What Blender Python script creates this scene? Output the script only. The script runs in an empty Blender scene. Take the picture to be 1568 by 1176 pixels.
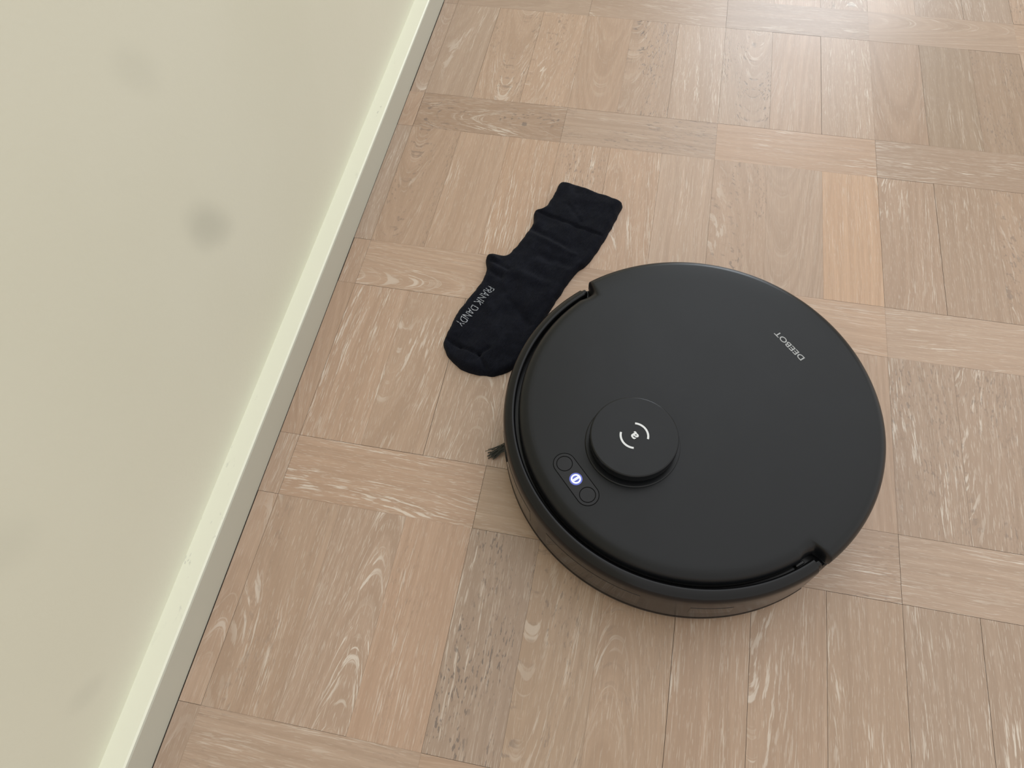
import bpy, bmesh, math, random
import numpy as np
from mathutils import Matrix, Vector, noise
from mathutils.geometry import delaunay_2d_cdt
random.seed(11)
S=bpy.context.scene
S.view_settings.view_transform='Standard'
W=0.0681          # parquet strip width
X0=-0.313; Y0=0.8395
XF=-0.3355; XW=-0.3575; HB=0.045

# ------------------------------------------------------------ helpers
def link(o,parent=None):
    S.collection.objects.link(o)
    if parent: o.parent=parent
    return o
def mesh_obj(name,verts,faces,mat=None,parent=None,smooth=False):
    me=bpy.data.meshes.new(name); me.from_pydata([tuple(v) for v in verts],[],faces); me.update()
    bm=bmesh.new(); bm.from_mesh(me); bmesh.ops.recalc_face_normals(bm,faces=bm.faces); bm.to_mesh(me); bm.free()
    if mat: me.materials.append(mat)
    if smooth:
        for p in me.polygons: p.use_smooth=True
    return link(bpy.data.objects.new(name,me),parent)
def box(name,lo,hi,mat,parent=None,bevel=0):
    x0,y0,z0=lo;x1,y1,z1=hi
    v=[(x0,y0,z0),(x1,y0,z0),(x1,y1,z0),(x0,y1,z0),(x0,y0,z1),(x1,y0,z1),(x1,y1,z1),(x0,y1,z1)]
    f=[(0,3,2,1),(4,5,6,7),(0,1,5,4),(1,2,6,5),(2,3,7,6),(3,0,4,7)]
    o=mesh_obj(name,v,f,mat,parent)
    if bevel:
        m=o.modifiers.new('b','BEVEL');m.width=bevel;m.segments=3
    return o
class N:
    def __init__(s,name):
        s.m=bpy.data.materials.new(name);s.m.use_nodes=True;s.t=s.m.node_tree
        s.b=s.t.nodes['Principled BSDF']
    def n(s,typ,**k):
        n=s.t.nodes.new(typ)
        for a,b in k.items(): setattr(n,a,b)
        return n
    def l(s,a,b): s.t.links.new(a,b)
    def val(s,x,sock):
        if hasattr(x,'is_output'): s.l(x,sock)
        else: sock.default_value=x
    def math(s,op,a,b=0.0,c=None,clamp=False):
        n=s.n('ShaderNodeMath',operation=op,use_clamp=clamp)
        s.val(a,n.inputs[0]);s.val(b,n.inputs[1])
        if c is not None:s.val(c,n.inputs[2])
        return n.outputs[0]
    def comb(s,x,y,z=0.0):
        n=s.n('ShaderNodeCombineXYZ');s.val(x,n.inputs[0]);s.val(y,n.inputs[1]);s.val(z,n.inputs[2]);return n.outputs[0]
    def noise(s,vec,scale=1.0,detail=2.0,rough=.5):
        n=s.n('ShaderNodeTexNoise');s.l(vec,n.inputs['Vector']);n.inputs['Scale'].default_value=scale
        n.inputs['Detail'].default_value=detail;n.inputs['Roughness'].default_value=rough;return n.outputs['Fac']
    def step(s,x,a,b,lo=0.0,hi=1.0):
        n=s.n('ShaderNodeMapRange',interpolation_type='SMOOTHSTEP');s.val(x,n.inputs[0])
        for i,v in enumerate((a,b,lo,hi)): n.inputs[i+1].default_value=v
        return n.outputs[0]
    def mix(s,f,a,b,bt='MIX'):
        n=s.n('ShaderNodeMix',data_type='RGBA',blend_type=bt)
        s.val(f,n.inputs[0]);
        for x,k in ((a,6),(b,7)):
            if hasattr(x,'is_output'): s.l(x,n.inputs[k])
            else: n.inputs[k].default_value=(*x,1)
        return n.outputs[2]
    def bump(s,h,strength,dist):
        n=s.n('ShaderNodeBump');s.l(h,n.inputs['Height']);n.inputs['Strength'].default_value=strength
        n.inputs['Distance'].default_value=dist;s.l(n.outputs[0],s.b.inputs['Normal'])
    def set(s,**k):
        for a,b in k.items(): s.b.inputs[a.replace('_',' ')].default_value=b
def simple(name,col,rough,spec=.5,bumpscale=None,bs=.1,bd=.0002,coat=0):
    m=N(name);m.set(Base_Color=(*col,1),Roughness=rough)
    m.b.inputs['Specular IOR Level'].default_value=spec
    m.b.inputs['Coat Weight'].default_value=coat
    tc=m.n('ShaderNodeTexCoord')
    if bumpscale:
        f=m.noise(tc.outputs['Object'],bumpscale,3);m.bump(f,bs,bd)
    f2=m.noise(tc.outputs['Object'],30,2)
    m.l(m.step(f2,.3,.7,rough*.94,rough*1.06),m.b.inputs['Roughness'])
    return m.m

# ------------------------------------------------------------ wood
m=N('cerused_oak')
uv=m.n('ShaderNodeUVMap',uv_map='grain');sp=m.n('ShaderNodeSeparateXYZ');m.l(uv.outputs[0],sp.inputs[0])
u,v=sp.outputs[0],sp.outputs[1]
def att(n):
    a=m.n('ShaderNodeAttribute',attribute_name=n);return a
rnd=att('rnd').outputs['Fac'];cath=att('cath').outputs['Fac'];pit=att('pit').outputs['Fac'];tone=att('tone').outputs['Color']
strk=att('streak').outputs['Fac'];v0=att('apex').outputs['Fac']
z=m.math('MULTIPLY',rnd,97.0)
warp=m.noise(m.comb(m.math('MULTIPLY',u,6.0),m.math('MULTIPLY',v,14.0),z),1,2,.4)
warp=m.math('MULTIPLY',m.math('SUBTRACT',warp,.5),.018)
dv=m.math('SUBTRACT',v,v0)
par=m.math('ADD',m.math('MULTIPLY',m.math('MULTIPLY',dv,dv),32.0),m.math('MULTIPLY',u,.22))
ring=m.math('ADD',m.math('ADD',m.math('MULTIPLY',dv,m.math('SUBTRACT',1.0,cath)),m.math('MULTIPLY',par,cath)),warp)
# soft growth bands
band=m.noise(m.comb(m.math('MULTIPLY',u,3.0),m.math('MULTIPLY',ring,170.0),z),1,2,.5)
fine=m.noise(m.comb(m.math('MULTIPLY',u,22.0),m.math('MULTIPLY',v,900.0),z),1,3,.6)
s1=m.noise(m.comb(m.math('MULTIPLY',u,36.0),m.math('MULTIPLY',ring,720.0),m.math('ADD',z,9.0)),1,3,.6)
s2=m.noise(m.comb(m.math('MULTIPLY',u,75.0),m.math('MULTIPLY',v,1000.0),m.math('ADD',z,19.0)),1,2,.5)
clump=m.step(m.noise(m.comb(m.math('MULTIPLY',u,5.0),m.math('MULTIPLY',ring,105.0),m.math('ADD',z,31.0)),1,2,.5),.42,.58,.08,1.0)
clump2=m.step(m.noise(m.comb(m.math('MULTIPLY',u,9.0),m.math('MULTIPLY',v,22.0),m.math('ADD',z,51.0)),1,1,.5),.38,.62,.2,1.0)
st=m.math('MULTIPLY',m.math('MULTIPLY',m.step(s1,.53,.63),clump),clump2)
st=m.math('MAXIMUM',st,m.math('MULTIPLY',m.step(s2,.58,.68),.42))
st=m.math('MULTIPLY',st,strk,clamp=True)
pz=m.noise(m.comb(m.math('MULTIPLY',u,120.0),m.math('MULTIPLY',ring,480.0),m.math('ADD',z,71.0)),1,2,.6)
pm=m.step(m.noise(m.comb(m.math('MULTIPLY',u,10.0),m.math('MULTIPLY',v,40.0),m.math('ADD',z,77.0)),1,2,.5),.40,.62)
pits=m.math('MULTIPLY',m.math('MULTIPLY',m.step(pz,.56,.66),pm),pit,clamp=True)
base=m.mix(m.step(band,.3,.72),(.915,.90,.885),(1.04,1.045,1.05))
col=m.mix(1.0,tone,base,'MULTIPLY')
col=m.mix(m.step(fine,.3,.7,0,.26),col,(.31,.225,.16))
col=m.mix(m.math('MULTIPLY',st,.66),col,(.77,.69,.60))
col=m.mix(m.math('MULTIPLY',pits,.72),col,(.15,.12,.105))
# large scale dulling
tc=m.n('ShaderNodeTexCoord')
wn=m.noise(tc.outputs['Object'],2.2,3,.5)
m.l(col,m.b.inputs['Base Color'])
m.l(m.step(wn,.3,.7,.31,.42),m.b.inputs['Roughness'])
hh=m.math('SUBTRACT',m.math('MULTIPLY',fine,.3),m.math('ADD',m.math('MULTIPLY',st,.5),pits))
m.bump(hh,.2,.0004)
OAK=m.m
DARKGAP=simple('gap_dirt',(.08,.06,.045),.9,.2)

# floor
verts=[];faces=[];uvs=[];A=dict(rnd=[],cath=[],pit=[],streak=[],apex=[],tone=[])
special={}
BT=(.480,.336,.243)
def plank(xa,xb,ya,yb,along,key=None):
    g=[random.uniform(0.00002,0.00022) for _ in range(4)]
    xa+=g[0];xb-=g[1];ya+=g[2];yb-=g[3]
    i=len(verts);zz=random.uniform(-.0001,.0001)
    verts.extend([(xa,ya,zz),(xb,ya,zz),(xb,yb,zz),(xa,yb,zz)]);faces.append((i,i+1,i+2,i+3))
    fl=random.choice([-1,1])
    cx,cy=(xa+xb)/2,(ya+yb)/2
    for (x,y) in ((xa,ya),(xb,ya),(xb,yb),(xa,yb)):
        if along=='y': uvs.append((fl*(y-cy)+0,(x-cx)))
        else: uvs.append((fl*(x-cx)+0,(y-cy)))
    sp=special.get(key,{})
    A['rnd'].append(random.random());
    c=random.choice([0,0,.06,.12,.3,.6,.85])
    A['cath'].append(sp.get('cath',c));A['apex'].append(random.uniform(-.025,.025))
    A['pit'].append(sp.get('pit',random.choice([0,0,0,0,0,.25,.6])))
    A['streak'].append(sp.get('streak',random.uniform(.35,1.1)))
    k=random.gauss(1.0,.05);h=random.gauss(0,.02)
    t=(BT[0]*k*(1+h),BT[1]*k,BT[2]*k*(1-h))
    if 'tone' in sp: t=tuple(a*b for a,b in zip(BT,sp['tone']))
    A['tone'].append(t)
# key=(col i, row r, plank n)  row r: block below band line r ; band uses n='b'
special[(1,2,0)]=dict(pit=1.1,tone=(.80,.83,.86),cath=.1,streak=.8)
special[(1,2,1)]=dict(tone=(.92,.93,.9),cath=.5,streak=.6)
special[(1,2,2)]=dict(tone=(.92,.91,.87),cath=.75,streak=.8)
special[(0,2,0)]=dict(cath=.25,streak=.9,tone=(.97,.97,.97))
special[(0,2,1)]=dict(cath=.8,streak=1.3,tone=(.97,.98,1.0))
special[(0,2,2)]=dict(cath=.0,streak=.7,tone=(1.04,1.0,.98))
special[(2,0,2)]=dict(cath=.0,streak=.6,tone=(1.2,1.12,1.02),pit=0)
special[(2,0,0)]=dict(cath=.3,streak=.6,pit=.7,tone=(1.0,1.0,1.0))
special[(0,1,0)]=dict(cath=.1,streak=1.35,tone=(1.05,1.03,1.02))
special[(0,1,1)]=dict(cath=.3,streak=.9,tone=(1.0,1.0,1.0))
special[(0,1,2)]=dict(cath=.85,streak=1.3,tone=(1.0,1.02,1.04))
special[(0,0,'b')]=dict(pit=.9,cath=.6,tone=(.84,.82,.80),streak=1.1)
special[(0,2,'b')]=dict(cath=.2,tone=(1.05,1.02,1.0),streak=1.4)
special[(1,2,'b')]=dict(cath=.1,tone=(.93,.95,.93),streak=.4)
special[(1,-1,1)]=dict(pit=.9,cath=.5,streak=.7);special[(2,-1,0)]=dict(pit=.8,cath=.6,streak=.7)
special[(0,-1,1)]=dict(pit=.5,cath=.6,streak=.7)
for n_ in range(3):  # light falloff towards the right is put into these darker plank tones
    special[(3,0,n_)]=dict(cath=(.3,.0,.2)[n_],streak=.9,tone=((.93,.92,.91),(.88,.88,.87),(.9,.89,.87))[n_])
    special[(3,1,n_)]=dict(cath=(.15,.35,.5)[n_],streak=1.15,tone=(.90,.92,.94))
    special[(3,2,n_)]=dict(cath=(.0,.2,.1)[n_],streak=1.2,tone=(.86,.88,.89))
    special[(3,-1,n_)]=dict(cath=(.5,.1,.0)[n_],streak=.5,tone=((.88,.86,.84),(.78,.80,.78),(.82,.82,.80))[n_])
    special[(2,2,n_)]=dict(cath=(.05,.35,.15)[n_],streak=.9,tone=((.93,.91,.88),(.95,.94,.92),(.90,.90,.88))[n_])
for i in range(0,15):
    xa=X0+3*W*i
    if xa>2.6: break
    for r in range(-9,9):
        yt=Y0-4*W*r
        plank(xa,xa+3*W,yt-W,yt,'x',(i,r,'b'))
        for n in range(3):
            plank(xa+n*W,xa+(n+1)*W,yt-4*W,yt-W,'y',(i,r,n))
for r in range(-9,9):
    yt=Y0-4*W*r
    for a,b in ((0,1),(1,4)):
        plank(XF+random.uniform(.0003,.0011),X0,yt-b*W,yt-a*W,'y')
me=bpy.data.meshes.new('floor');
i=len(verts);lo=(-.45,Y0-4*W*9,-.0012);XM=max(q[0] for q in verts);hi=(XM,Y0+4*W*9,-.0012)
verts+=[(lo[0],lo[1],-.0012),(hi[0],lo[1],-.0012),(hi[0],hi[1],-.0012),(lo[0],hi[1],-.0012)];faces.append((i,i+1,i+2,i+3))
for k,vv in (('rnd',0),('cath',0),('pit',0),('streak',0),('apex',0),('tone',(0,0,0))): A[k].append(vv)
uvs+= [(0,0)]*4
me.from_pydata(verts,[],faces);me.update()
ul=me.uv_layers.new(name='grain')
for k,uvv in enumerate(uvs): ul.data[k].uv=uvv
for k in ('rnd','cath','pit','streak','apex'):
    at=me.attributes.new(k,'FLOAT','FACE')
    for j,vv in enumerate(A[k]): at.data[j].value=vv
at=me.attributes.new('tone','FLOAT_COLOR','FACE')
for j,vv in enumerate(A['tone']): at.data[j].color=(*vv,1)
me.materials.append(OAK);me.materials.append(DARKGAP)
me.polygons[len(faces)-1].material_index=1
floor=link(bpy.data.objects.new('floor',me))
YLO=Y0-4*W*9;YHI=Y0+4*W*9

# ------------------------------------------------------------ wall
m=N('painted_wall')
tc=m.n('ShaderNodeTexCoord');ob=tc.outputs['Object']
pl=m.noise(ob,230,3,.55);big=m.noise(ob,3.0,3,.5);mid=m.noise(ob,26,2,.5)
c=m.mix(m.step(big,.3,.7),(.735,.724,.588),(.765,.755,.625))
sx=m.n('ShaderNodeSeparateXYZ');m.l(ob,sx.inputs[0])
def dark_spot(c,y,z,rad,a):  # soft darker spot in the wall colour, shaped round for the camera
    dy=m.math('SUBTRACT',sx.outputs[1],y);dz=m.math('SUBTRACT',sx.outputs[2],z)
    p=m.math('SUBTRACT',m.math('MULTIPLY',dy,697.0),m.math('MULTIPLY',dz,706.0))
    q=m.math('ADD',m.math('MULTIPLY',dy,1363.0),m.math('MULTIPLY',dz,1208.0))
    d=m.math('DIVIDE',m.math('SQRT',m.math('ADD',m.math('MULTIPLY',p,p),m.math('MULTIPLY',q,q))),rad)
    d=m.math('ADD',d,m.math('MULTIPLY',m.math('SUBTRACT',mid,.5),.4))
    return m.mix(m.step(d,.15,1.0,a,0),c,(.46,.46,.38))
c=dark_spot(c,.379,.229,52,.42);c=dark_spot(c,.393,.375,42,.14);c=dark_spot(c,.01,.107,30,.16);c=dark_spot(c,.075,.268,50,.12)
m.l(c,m.b.inputs['Base Color']);m.set(Roughness=.62);m.b.inputs['Specular IOR Level'].default_value=.3
m.bump(m.math('ADD',pl,m.math('MULTIPLY',mid,1.2)),.25,.0006)
WALL=m.m
wl=box('wall_left',(XW-.12,YLO,-.02),(XW,YHI,2.6),WALL)
# baseboard
m=N('baseboard_paint')
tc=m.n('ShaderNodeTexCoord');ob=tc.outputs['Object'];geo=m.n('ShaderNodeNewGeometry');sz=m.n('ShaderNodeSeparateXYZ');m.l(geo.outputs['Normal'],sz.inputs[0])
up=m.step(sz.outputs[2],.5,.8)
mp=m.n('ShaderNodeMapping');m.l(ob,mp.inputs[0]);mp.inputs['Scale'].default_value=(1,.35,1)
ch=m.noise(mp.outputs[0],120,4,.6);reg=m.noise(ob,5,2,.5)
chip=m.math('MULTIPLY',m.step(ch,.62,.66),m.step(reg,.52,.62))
c=m.mix(up,(.545,.54,.455),(.84,.84,.70))  # light put into the paint colour: front darker, upward faces brighter
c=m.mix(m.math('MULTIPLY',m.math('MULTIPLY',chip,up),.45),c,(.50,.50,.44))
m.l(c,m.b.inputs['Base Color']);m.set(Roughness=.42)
m.bump(m.noise(ob,60,3,.5),.15,.0008)
BB=m.m
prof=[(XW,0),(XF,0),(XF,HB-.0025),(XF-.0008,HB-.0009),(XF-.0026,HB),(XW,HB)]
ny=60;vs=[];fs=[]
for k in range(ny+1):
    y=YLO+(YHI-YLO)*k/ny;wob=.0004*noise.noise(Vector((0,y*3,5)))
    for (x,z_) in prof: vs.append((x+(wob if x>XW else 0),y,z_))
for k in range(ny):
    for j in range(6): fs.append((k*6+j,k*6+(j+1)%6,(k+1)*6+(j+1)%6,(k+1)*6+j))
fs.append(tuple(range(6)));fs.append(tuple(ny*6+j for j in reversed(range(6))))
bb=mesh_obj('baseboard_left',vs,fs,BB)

# back wall with window
WY=3.18;win=(0.15,1.0,.45,1.80)
wm=simple('back_wall_paint',(.62,.61,.53),.7,.3,200,.1)
vs=[];fs=[]
def wb(x0,x1,z0,z1):
    i=len(vs);y0,y1=WY,WY+.12
    vs.extend([(x0,y0,z0),(x1,y0,z0),(x1,y1,z0),(x0,y1,z0),(x0,y0,z1),(x1,y0,z1),(x1,y1,z1),(x0,y1,z1)])
    fs.extend([tuple(i+q for q in f) for f in [(0,3,2,1),(4,5,6,7),(0,1,5,4),(1,2,6,5),(2,3,7,6),(3,0,4,7)]])
wb(XW-.12,win[0],-.02,2.6);wb(win[1],XM,-.02,2.6);wb(win[0],win[1],-.02,win[2]);wb(win[0],win[1],win[3],2.6)
mesh_obj('wall_back',vs,fs,wm)
wp=bpy.data.objects.new('window_1',None);link(wp)
fm=simple('window_frame_paint',(.75,.75,.72),.4)
f=.045
for nm,a,b in (('sill',(win[0],win[2]),(win[1],win[2]+f)),('head',(win[0],win[3]-f),(win[1],win[3])),('jamb_left',(win[0],win[2]+f),(win[0]+f,win[3]-f)),('jamb_right',(win[1]-f,win[2]+f),(win[1],win[3]-f)),('mullion',((win[0]+win[1])/2-.015,win[2]+f),((win[0]+win[1])/2+.015,win[3]-f))):
    box(nm,(a[0],WY+.03,a[1]),(b[0],WY+.08,b[1]),fm,wp)

# ------------------------------------------------------------ robot
ROB=bpy.data.objects.new('robot_vacuum',None);link(ROB)
RC=Vector((.0835,.3530,0));ROB.location=RC;ROB.rotation_euler=(0,0,math.radians(223.5))
RS=1.018;ROB.scale=(RS,RS,1.0)
# local +x = bumper front
matte=simple('matte_black_plastic',(.0060,.0068,.0082),.33,.33,2500,.05,.0001)
gloss=simple('gloss_black_plastic',(.006,.006,.007),.20,.30)
semi=simple('satin_black_plastic',(.008,.008,.009),.28,.4)
rub=simple('rubber_black',(.012,.012,.012),.7,.3)
smoke=simple('smoked_sensor_window',(.003,.003,.004),.06,.4)
white=simple('printed_grey',(.40,.41,.42),.5)
whiteb=simple('printed_white',(.76,.78,.80),.5)
RF,RR=.1618,.1755
def Rth(a):   # a in degrees from front
    a=abs((a+180)%360-180)
    t=min(1,max(0,(a-90.6)/2.0));t=t*t*(3-2*t)
    r=RF+(RR-RF)*t
    if 85<a<92: r-=.0018*math.sin((a-85)/7*math.pi)
    return r
angs=[]
a=-180.0
while a<180:
    angs.append(a); a+= .35 if 80<abs(a)<97 else 1.5
def dome(r): return .0876-.0024*(r/.17)**2
def polar(name,prof,mat,parent,Rf,center=None,cap=True):
    """('e',dr,z) rim ring at absolute z; ('d',dr,drop) rim ring below dome; ('a',r) dome ring"""
    vs=[];fs=[];n=len(angs)
    for q in prof:
        for a in angs:
            if q[0]=='a': r=q[1];zz=dome(r) if len(q)<3 else q[2]
            elif q[0]=='d': r=Rf(a)+q[1];zz=dome(r)-q[2]
            else: r=Rf(a)+q[1];zz=q[2]
            vs.append((r*math.cos(math.radians(a)),r*math.sin(math.radians(a)),zz))
    for k in range(len(prof)-1):
        for j in range(n):
            j2=(j+1)%n;fs.append((k*n+j,k*n+j2,(k+1)*n+j2,(k+1)*n+j))
    k=len(prof)-1
    vs.append((0,0,center));c=len(vs)-1
    for j in range(n): fs.append((k*n+j,k*n+(j+1)%n,c))
    vs.append((0,0,prof[0][2]));c=len(vs)-1
    for j in range(n): fs.append(((j+1)%n,j,c))
    return mesh_obj(name,vs,fs,mat,parent,True)
lid=polar('top_cover',[('e',-.004,.0665),('e',-.0006,.0668),('e',0,.0675),('e',0,.0735),('d',-.0003,.0090),('d',-.0011,.0064),('d',-.0024,.0042),('d',-.0042,.0022),('d',-.0062,.0009),('d',-.0082,.0002),('d',-.010,.0),('a',.148),('a',.13),('a',.11),('a',.08),('a',.04)],matte,ROB,Rth,.0876)
body=polar('body_shell',[('e',-.016,.0075),('e',-.007,.010),('e',-.003,.0145),('e',-.0008,.022),('e',-.0004,.040),('e',-.0006,.060),('e',-.001,.0655),('e',-.004,.0662),('a',.12,.0662)],semi,ROB,Rth,.0662)
def arcpiece(name,a0,a1,prof,mat,parent,step=1.0):
    n=max(2,int(abs(a1-a0)/step)+1);vs=[];fs=[];m_=len(prof)
    for k in range(n):
        a=a0+(a1-a0)*k/(n-1);rr=math.radians(a)
        for (r,z) in prof: vs.append((r*math.cos(rr),r*math.sin(rr),z))
    for k in range(n-1):
        for j in range(m_):
            fs.append((k*m_+j,k*m_+(j+1)%m_,(k+1)*m_+(j+1)%m_,(k+1)*m_+j))
    fs.append(tuple(range(m_)));fs.append(tuple((n-1)*m_+j for j in reversed(range(m_))))
    return mesh_obj(name,vs,fs,mat,parent,False)
def smooth_bevel(o,w=.0006,seg=2,ang=35):
    b=o.modifiers.new('b','BEVEL');b.width=w;b.segments=seg;b.limit_method='ANGLE';b.angle_limit=math.radians(ang)
    for p in o.data.polygons: p.use_smooth=True
    o.modifiers.new('wn','WEIGHTED_NORMAL')
ch=arcpiece('bumper_channel',-92,92,[(.150,.030),(.1735,.030),(.1735,.0655),(.150,.0655)],gloss,ROB)
bump=arcpiece('bumper',-88.8,88.8,[(.1648,.035),(.1648,.0735),(.1653,.0752),(.1666,.0762),(.1685,.0762),(.1712,.0752),(.1738,.0732),(.1756,.0700),(.1764,.0660),(.1765,.0560),(.1765,.0230),(.1762,.0175),(.1768,.0165),(.1768,.0135),(.1750,.0120),(.170,.0120),(.170,.035)],gloss,ROB)
smooth_bevel(bump,.0004,2,50)
for s in (-1,1):
    e=arcpiece('bumper_tip',s*88.7,s*90.3,[(.1668,.050),(.1668,.0725),(.1690,.0742),(.1718,.0735),(.1742,.0700),(.1750,.066),(.1750,.050)],gloss,ROB,.4);smooth_bevel(e,.001,3)
    e=arcpiece('notch_lens',s*84,s*87,[(.1612,.060),(.1612,.0690),(.1640,.0690),(.1640,.060)],smoke,ROB,.5);smooth_bevel(e,.0006,2)
for k,(a0,a1,z0,z1) in enumerate([(-30,-2,.030,.056),(6,38,.030,.056),(52,64,.036,.052)]):
    e=arcpiece('sensor_window',a0,a1,[(.176,z0),(.17675,z0),(.17675,z1),(.176,z1)],smoke,ROB);smooth_bevel(e,.0002,1)
def sensor(a,z,w,h,mat,d=.0012):
    e=arcpiece('bumper_sensor',a-w/2,a+w/2,[(.176,z-h/2),(.1765+d,z-h/2+.001),(.1765+d,z+h/2-.001),(.176,z+h/2)],mat,ROB,.5);smooth_bevel(e,.0003,1)
sensor(-24,.046,5,.013,rub);sensor(-47,.044,5,.006,rub)
def cyl(name,r,z0,z1,mat,parent,bev=.001,loc=(0,0),seg=96,axis='z'):
    vs=[];fs=[]
    prof=[(r-bev,z0),(r-bev*.3,z0+bev*.3),(r,z0+bev),(r,z1-bev),(r-bev*.3,z1-bev*.3),(r-bev,z1)]
    for (rr,z) in prof:
        for k in range(seg):
            t=2*math.pi*k/seg;p=(rr*math.cos(t),rr*math.sin(t),z)
            if axis=='y': p=(p[0],p[2],p[1])
            vs.append(p)
    for k in range(len(prof)-1):
        for j in range(seg): fs.append((k*seg+j,k*seg+(j+1)%seg,(k+1)*seg+(j+1)%seg,(k+1)*seg+j))
    fs.append(tuple(range(seg)));fs.append(tuple(5*seg+j for j in range(seg)))
    o=mesh_obj(name,vs,fs,mat,parent,True);o.location=(loc[0],loc[1],loc[2] if len(loc)>2 else 0)
    o.modifiers.new('wn','WEIGHTED_NORMAL');return o
cyl('underside',.163,.0068,.014,rub,ROB,.002)
for s in (-1,1): cyl('drive_wheel',.034,-.010,.010,rub,ROB,.002,(0,s*.115,.0342),48,'y')
cyl('caster',.013,-.006,.006,rub,ROB,.001,(.125,0,.0132),32,'y')
TX=.0695
cyl('turret_plinth',.0428,.0850,.0884,matte,ROB,.0012,(TX,0))
cyl('turret_neck',.0368,.087,.0940,gloss,ROB,.0004,(TX,0))
cyl('turret_cap',.0392,.0925,.1038,matte,ROB,.0016,(TX,0),128)
def flatarc(name,cx,cy,z,r0,r1,a0,a1,mat,n=24,h=.00025):
    vs=[];fs=[]
    for k in range(n+1):
        a=math.radians(a0+(a1-a0)*k/n)
        for r in (r0,r1):
            for zz in (z,z+h): vs.append((cx+r*math.cos(a),cy+r*math.sin(a),zz))
    for k in range(n):
        b=4*k;c=b+4
        fs+=[(b+1,b+3,c+3,c+1),(b,c,c+2,b+2),(b,b+1,c+1,c),(b+2,c+2,c+3,b+3)]
    fs+=[(0,2,3,1),(4*n,4*n+1,4*n+3,4*n+2)]
    return mesh_obj(name,vs,fs,mat,ROB)
flatarc('logo_arc',TX,0,.1037,.0112,.0130,-50,50,whiteb)
flatarc('logo_arc',TX,0,.1037,.0112,.0130,130,230,whiteb)
def text(name,s,size,loc,rotz,mat,parent,bold=0,sx=1,ext=.0001):
    c=bpy.data.curves.new(name,'FONT');c.body=s;c.size=size;c.align_x='CENTER';c.align_y='CENTER';c.extrude=ext;c.offset=bold
    c.materials.append(mat);o=bpy.data.objects.new(name,c);link(o,parent);o.location=loc;o.rotation_euler=(0,0,rotz);o.scale=(sx,1,1)
    return o
text('logo_letter','a',.0125,(TX+.0008,0,.1040),math.radians(-90),whiteb,ROB,.0003,1.15)
text('lettering','DEEBOT',.0078,(-.1190,0,dome(.12)+.0001),math.radians(-90),white,ROB,.00008,1.30)
BX=.1315
line=simple('engraved_line',(.001,.001,.001),.6,.1)
padm=simple('button_panel_gloss',(.0045,.0045,.0055),.22,.36)
sep=.0177;rs=.0100
def zcov(x,y): return dome(math.hypot(x,y))
def loop(name,pts,w,mat,z,h=.0002):
    n=len(pts);vs=[];fs=[]
    for k in range(n):
        p=Vector(pts[k]);t=(Vector(pts[(k+1)%n])-Vector(pts[k-1])).normalized();nn=Vector((-t.y,t.x))*w/2
        for q in (p+nn,p-nn):
            zq=z(q.x,q.y)
            vs.append((q.x,q.y,zq-.0003));vs.append((q.x,q.y,zq+h))
    for k in range(n):
        b=4*k;c=4*((k+1)%n)
        fs+=[(b+1,b+3,c+3,c+1),(b,c,c+2,b+2),(b,b+1,c+1,c),(b+2,c+2,c+3,b+3)]
    return mesh_obj(name,vs,fs,mat,ROB)
pts=[]
for k in range(33):
    a=math.pi*k/32;pts.append((BX+rs*math.cos(a),sep+rs*math.sin(a)))
for k in range(33):
    a=math.pi+math.pi*k/32;pts.append((BX+rs*math.cos(a),-sep+rs*math.sin(a)))
vs=[];fs=[];K=8;n=len(pts)
for k in range(K+1):
    t=1-k/K
    for (x,y) in pts:
        ym=max(-sep,min(sep,y));q=(BX+(x-BX)*t,ym+(y-ym)*t);vs.append((q[0],q[1],zcov(*q)+.00015))
for k in range(K):
    for j in range(n): fs.append((k*n+j,k*n+(j+1)%n,(k+1)*n+(j+1)%n,(k+1)*n+j))
mesh_obj('button_panel',vs,fs,padm,ROB,True)
loop('button_panel_outline',pts,.0007,line,zcov)
for s in (-1,1):
    loop('button_outline',[(BX+.0070*math.cos(t*math.pi/24),s*sep+.0070*math.sin(t*math.pi/24)) for t in range(48)],.0007,line,zcov,.0003)
em=N('power_led');em.set(Base_Color=(.1,.12,.3,1),Emission_Strength=1.4);em.b.inputs['Emission Color'].default_value=(.75,.82,1,1)
eb=N('power_led_glow');eb.set(Base_Color=(.02,.03,.1,1),Emission_Strength=.55);eb.b.inputs['Emission Color'].default_value=(.22,.26,.9,1)
cyl('power_button',.0058,-.0006,.0003,eb.m,ROB,.0001,(BX,0,zcov(BX,0)),48)
zi=lambda x,y: zcov(x,y)+.0003
loop('power_icon',[(BX+.0038*math.cos(t*math.pi/24),.0038*math.sin(t*math.pi/24)) for t in range(48)],.0013,em.m,zi)
loop('power_icon_bar',[(BX-.003,-.0006),(BX+.003,-.0006),(BX+.003,.0006),(BX-.003,.0006)],.0009,em.m,zi)
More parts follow.
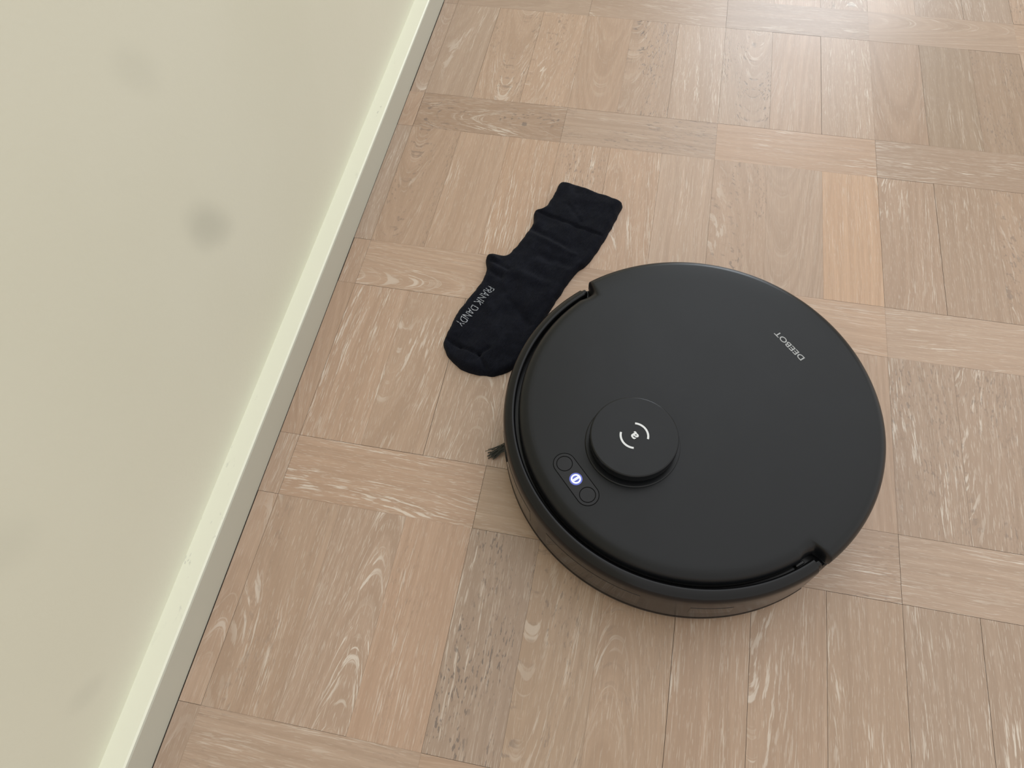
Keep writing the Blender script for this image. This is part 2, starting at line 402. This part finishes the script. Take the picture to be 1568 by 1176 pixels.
# side brush
bl=Matrix.Rotation(-math.radians(223.5),4,'Z')
vs=[];fs=[]
for k in range(70):
    a=math.radians(random.uniform(196,232));L=random.uniform(.010,.018)
    st_=Vector((-.091+random.uniform(-.003,.003),.3160+random.uniform(-.003,.003),random.uniform(.004,.011)))
    en=st_+Vector((L*math.cos(a),L*math.sin(a),0));en.z=random.uniform(.0006,.003)
    st_=bl@(st_-RC);en=bl@(en-RC);d=(en-st_).normalized();s_=d.cross(Vector((0,0,1))).normalized()*.00035;u_=d.cross(s_).normalized()*.00035
    i=len(vs)
    for p in (st_,en):
        for q in (s_,u_,-s_,-u_): vs.append(p+q)
    fs+=[(i+j,i+(j+1)%4,i+4+(j+1)%4,i+4+j) for j in range(4)]+[(i+7,i+6,i+5,i+4)]
mesh_obj('side_brush',vs,fs,simple('bristle',(.035,.038,.03),.6),ROB)
hubp=bl@(Vector((-.060,.325,0))-RC)
cyl('side_brush_hub',.012,.003,.010,rub,ROB,.001,(hubp.x,hubp.y,0),24)

# ------------------------------------------------------------ sock
OUT=[(-0.0927,0.6963),(-0.055,0.6865),(-0.0177,0.6744),(-0.0150,0.6600),(-0.0282,0.6104),(-0.0428,0.5722),(-0.0565,0.552),(-0.0695,0.5169),(-0.0800,0.4850),(-0.0905,0.4480),(-0.1000,0.4190),(-0.1130,0.4050),(-0.1306,0.3990),(-0.157,0.4019),(-0.1763,0.4141),(-0.1868,0.4298),(-0.1874,0.4414),(-0.1813,0.4745),(-0.1741,0.4945),(-0.164,0.5203),(-0.1605,0.5400),(-0.1653,0.5600),(-0.1590,0.5660),(-0.1418,0.5679),(-0.1326,0.5828),(-0.119,0.6198),(-0.1200,0.6415),(-0.1079,0.651),(-0.0999,0.678)]
def cr(p0,p1,p2,p3,t):
    return tuple(.5*((2*b)+(-a+c)*t+(2*a-5*b+4*c-d)*t*t+(-a+3*b-3*c+d)*t**3) for a,b,c,d in zip(p0,p1,p2,p3))
poly=[];n=len(OUT)
for i in range(n):
    for k in range(7):
        q=cr(OUT[i-1],OUT[i],OUT[(i+1)%n],OUT[(i+2)%n],k/7)
        poly.append((q[0]+.0011*noise.noise(Vector((q[0]*110,q[1]*110,3))),q[1]+.0011*noise.noise(Vector((q[0]*110,q[1]*110,8)))))
P=np.array(poly);Q=np.roll(P,-1,0)
def dist(pts):
    pts=np.asarray(pts)[:,None,:];d=Q-P;t=np.clip(((pts-P)*d).sum(-1)/(d*d).sum(-1),0,1)
    return np.sqrt((((P+d*t[...,None])-pts)**2).sum(-1)).min(1)
def inside(x,y):
    c=False
    for (x1,y1),(x2,y2) in zip(P,Q):
        if (y1>y)!=(y2>y) and x<(x2-x1)*(y-y1)/(y2-y1)+x1: c=not c
    return c
def seg(x,y,a,b):
    ax,ay=a;bx,by=b;dx,dy=bx-ax,by-ay;t=max(0,min(1,((x-ax)*dx+(y-ay)*dy)/(dx*dx+dy*dy)));return math.hypot(x-ax-dx*t,y-ay-dy*t)
creases=[((-.188,.437),(-.166,.428),.0030,.0022),((-.166,.428),(-.143,.421),.0030,.0022),((-.143,.421),(-.129,.399),.0026,.002),((-.143,.421),(-.134,.431),.0024,.002),
 ((-.163,.556),(-.135,.543),.0026,.003),((-.160,.541),(-.140,.530),.0018,.003),((-.120,.612),(-.075,.590),.0018,.004),((-.10,.570),(-.060,.560),.0018,.005),((-.12,.640),(-.028,.611),.0018,.0018),
 ((-.125,.500),(-.095,.470),.0014,.004),((-.080,.655),(-.060,.630),.0010,.003)]
ridges=[((-.165,.560),(-.150,.556),.0022,.0035),((-.170,.450),(-.120,.450),.0012,.012),((-.15,.545),(-.085,.53),.0018,.006),((-.118,.602),(-.062,.578),.0014,.004)]
def H(pts):
    ds=dist(pts);out=[]
    for (x,y),d in zip(pts,ds):
        rr=.0065;T=.0085
        q=min(1,d/rr);z=T*math.sqrt(max(0,1-(1-q)**2))
        z+=q*(.0034*noise.noise(Vector((x*28,y*20,1)))+.0018*noise.noise(Vector((x*85,y*55,4)))+.0004*noise.noise(Vector((x*260,y*260,4))))
        for a,b,A_,w_ in creases: z-=q*A_*math.exp(-(seg(x,y,a,b)/w_)**2)
        for a,b,A_,w_ in ridges: z+=q*A_*math.exp(-(seg(x,y,a,b)/w_)**2)
        cl=(y-.642)+(x+.12)*.337
        z+=q*.0014/(1+math.exp(-cl/.0010))
        out.append(max(.0012*q+.0006,z+.0006))
    return out
gp=[]
st_=.0016
ys=np.arange(.395,.70,st_);xs=np.arange(-.192,-.012,st_)
for j,y in enumerate(ys):
    for x in xs:
        xx=x+(st_/2 if j%2 else 0)
        if inside(xx,y): gp.append((xx,y))
dd=dist(gp);gp=[g for g,d in zip(gp,dd) if d>st_*.5]
allp=[Vector(p) for p in poly]+[Vector(g) for g in gp]
nb=len(poly)
r=delaunay_2d_cdt(allp,[],[list(range(nb))],1,1e-7)
vv=[tuple(x) for x in r[0]];tri=[list(f) for f in r[2]]
hz=H(vv);nv=len(vv)
top=[(x,y,h) for (x,y),h in zip(vv,hz)];bot=[(x,y,.0004) for x,y in vv]
faces_=tri+[[i+nv for i in reversed(t)] for t in tri]
from collections import Counter
ec=Counter()
for t in tri:
    for a,b in zip(t,t[1:]+t[:1]): ec[frozenset((a,b))]+=1
for t in tri:
    for a,b in zip(t,t[1:]+t[:1]):
        if ec[frozenset((a,b))]==1: faces_.append([b,a,a+nv,b+nv])
m=N('navy_knit')
tc=m.n('ShaderNodeTexCoord');ob=tc.outputs['Object']
mp=m.n('ShaderNodeMapping');m.l(ob,mp.inputs[0]);mp.inputs['Rotation'].default_value=(0,0,math.radians(24));
wv=m.n('ShaderNodeTexWave');m.l(mp.outputs[0],wv.inputs[0]);wv.inputs['Scale'].default_value=210;wv.inputs['Distortion'].default_value=1.5
fz=m.noise(ob,1200,3,.6);lg=m.noise(ob,60,3,.6)
c=m.mix(m.step(fz,.3,.75),(.0025,.003,.0055),(.0085,.0095,.016))
c=m.mix(m.step(lg,.45,.75,0,.5),c,(.012,.0135,.021))
m.l(c,m.b.inputs['Base Color']);m.set(Roughness=.95);m.b.inputs['Specular IOR Level'].default_value=.12
m.b.inputs['Sheen Weight'].default_value=.03;m.b.inputs['Sheen Roughness'].default_value=.5
m.bump(m.math('ADD',m.math('MULTIPLY',wv.outputs['Fac'],.6),fz),.5,.0006)
sock=mesh_obj('sock',top+bot,[tuple(f) for f in faces_],m.m,None,True)
c=bpy.data.curves.new('tmp','FONT');c.body='FRANK DANDY';c.size=.0135;c.align_x='CENTER';c.align_y='CENTER';c.offset=.0000
to=bpy.data.objects.new('tmp',c);link(to);bpy.context.view_layer.update()
tm=bpy.data.meshes.new_from_object(to.evaluated_get(bpy.context.evaluated_depsgraph_get()))
bpy.data.objects.remove(to)
bm=bmesh.new();bm.from_mesh(tm);bmesh.ops.triangulate(bm,faces=bm.faces)
for _ in range(2): 
    bmesh.ops.subdivide_edges(bm,edges=[e for e in bm.edges if e.calc_length()>.001],cuts=1);bmesh.ops.triangulate(bm,faces=bm.faces)
xsz=max(v_.co.x for v_ in bm.verts)-min(v_.co.x for v_ in bm.verts)
a0=Vector((-.1500,.5150));a1=Vector((-.1755,.4555));dr=(a1-a0);L=dr.length;dr/=L;upv=Vector((-dr.y,dr.x))
if upv.x<0: upv=-upv
mid_=(a0+a1)/2+upv*.0012
xy=[tuple(mid_+dr*(v_.co.x*L/xsz)+upv*(v_.co.y+.0006*math.sin(v_.co.x*400))) for v_ in bm.verts]
hs=H(xy)
for v_,(x,y),h in zip(bm.verts,xy,hs): v_.co=(x,y,h+.0004)
bm.to_mesh(tm);bm.free();tm.materials.clear()
ym=N('white_yarn');tcy=ym.n('ShaderNodeTexCoord');fy=ym.noise(tcy.outputs['Object'],900,2,.6)
ym.l(ym.mix(ym.step(fy,.42,.60),(.08,.09,.11),(.46,.48,.52)),ym.b.inputs['Base Color']);ym.set(Roughness=.9)
tm.materials.append(ym.m);tm.name='knitted_lettering'
link(bpy.data.objects.new('knitted_lettering',tm),sock)

# ------------------------------------------------------------ lights
w=bpy.data.worlds.new('World');S.world=w;w.use_nodes=True;nt=w.node_tree
bg=nt.nodes['Background']
tcw=nt.nodes.new('ShaderNodeTexCoord');dt=nt.nodes.new('ShaderNodeVectorMath');dt.operation='DOT_PRODUCT'
nt.links.new(tcw.outputs['Generated'],dt.inputs[0]);dt.inputs[1].default_value=Vector((-.08,.85,.50)).normalized()
rp=nt.nodes.new('ShaderNodeValToRGB')
mr=nt.nodes.new('ShaderNodeMapRange');nt.links.new(dt.outputs['Value'],mr.inputs[0]);mr.inputs[1].default_value=-1;mr.inputs[2].default_value=1
nt.links.new(mr.outputs[0],rp.inputs[0])
e=rp.color_ramp.elements
e[0].position=.25;e[0].color=(.58,.565,.54,1);e[1].position=1;e[1].color=(1.42,1.48,1.54,1)
k_=e.new(.84);k_.color=(.80,.795,.78,1)
nt.links.new(rp.outputs[0],bg.inputs[0]);bg.inputs[1].default_value=1.47
L_=bpy.data.lights.new('window_daylight','AREA');L_.shape='RECTANGLE';L_.size=win[1]-win[0];L_.size_y=win[3]-win[2];L_.energy=24;L_.color=(.84,.92,1)
lo_=bpy.data.objects.new('window_daylight',L_);link(lo_);lo_.location=((win[0]+win[1])/2,WY+.02,(win[2]+win[3])/2)
lo_.rotation_euler=(Vector((0,-1,-.0))).to_track_quat('-Z','Y').to_euler()

# ------------------------------------------------------------ camera
R=[[0.9812,0.1902,-0.0336],[0.1493,-0.8573,-0.4928],[-0.1225,0.4785,-0.8695]]
cam=bpy.data.cameras.new('camera');co=bpy.data.objects.new('camera',cam);link(co)
M=Matrix((R[0],[-q for q in R[1]],[-q for q in R[2]])).transposed().to_4x4()
M=M.to_quaternion().to_matrix().to_4x4();M.translation=Vector((0,0,.7175))
co.matrix_world=M;cam.sensor_width=36;cam.lens=1150/1568*36;cam.clip_start=.01
S.camera=co
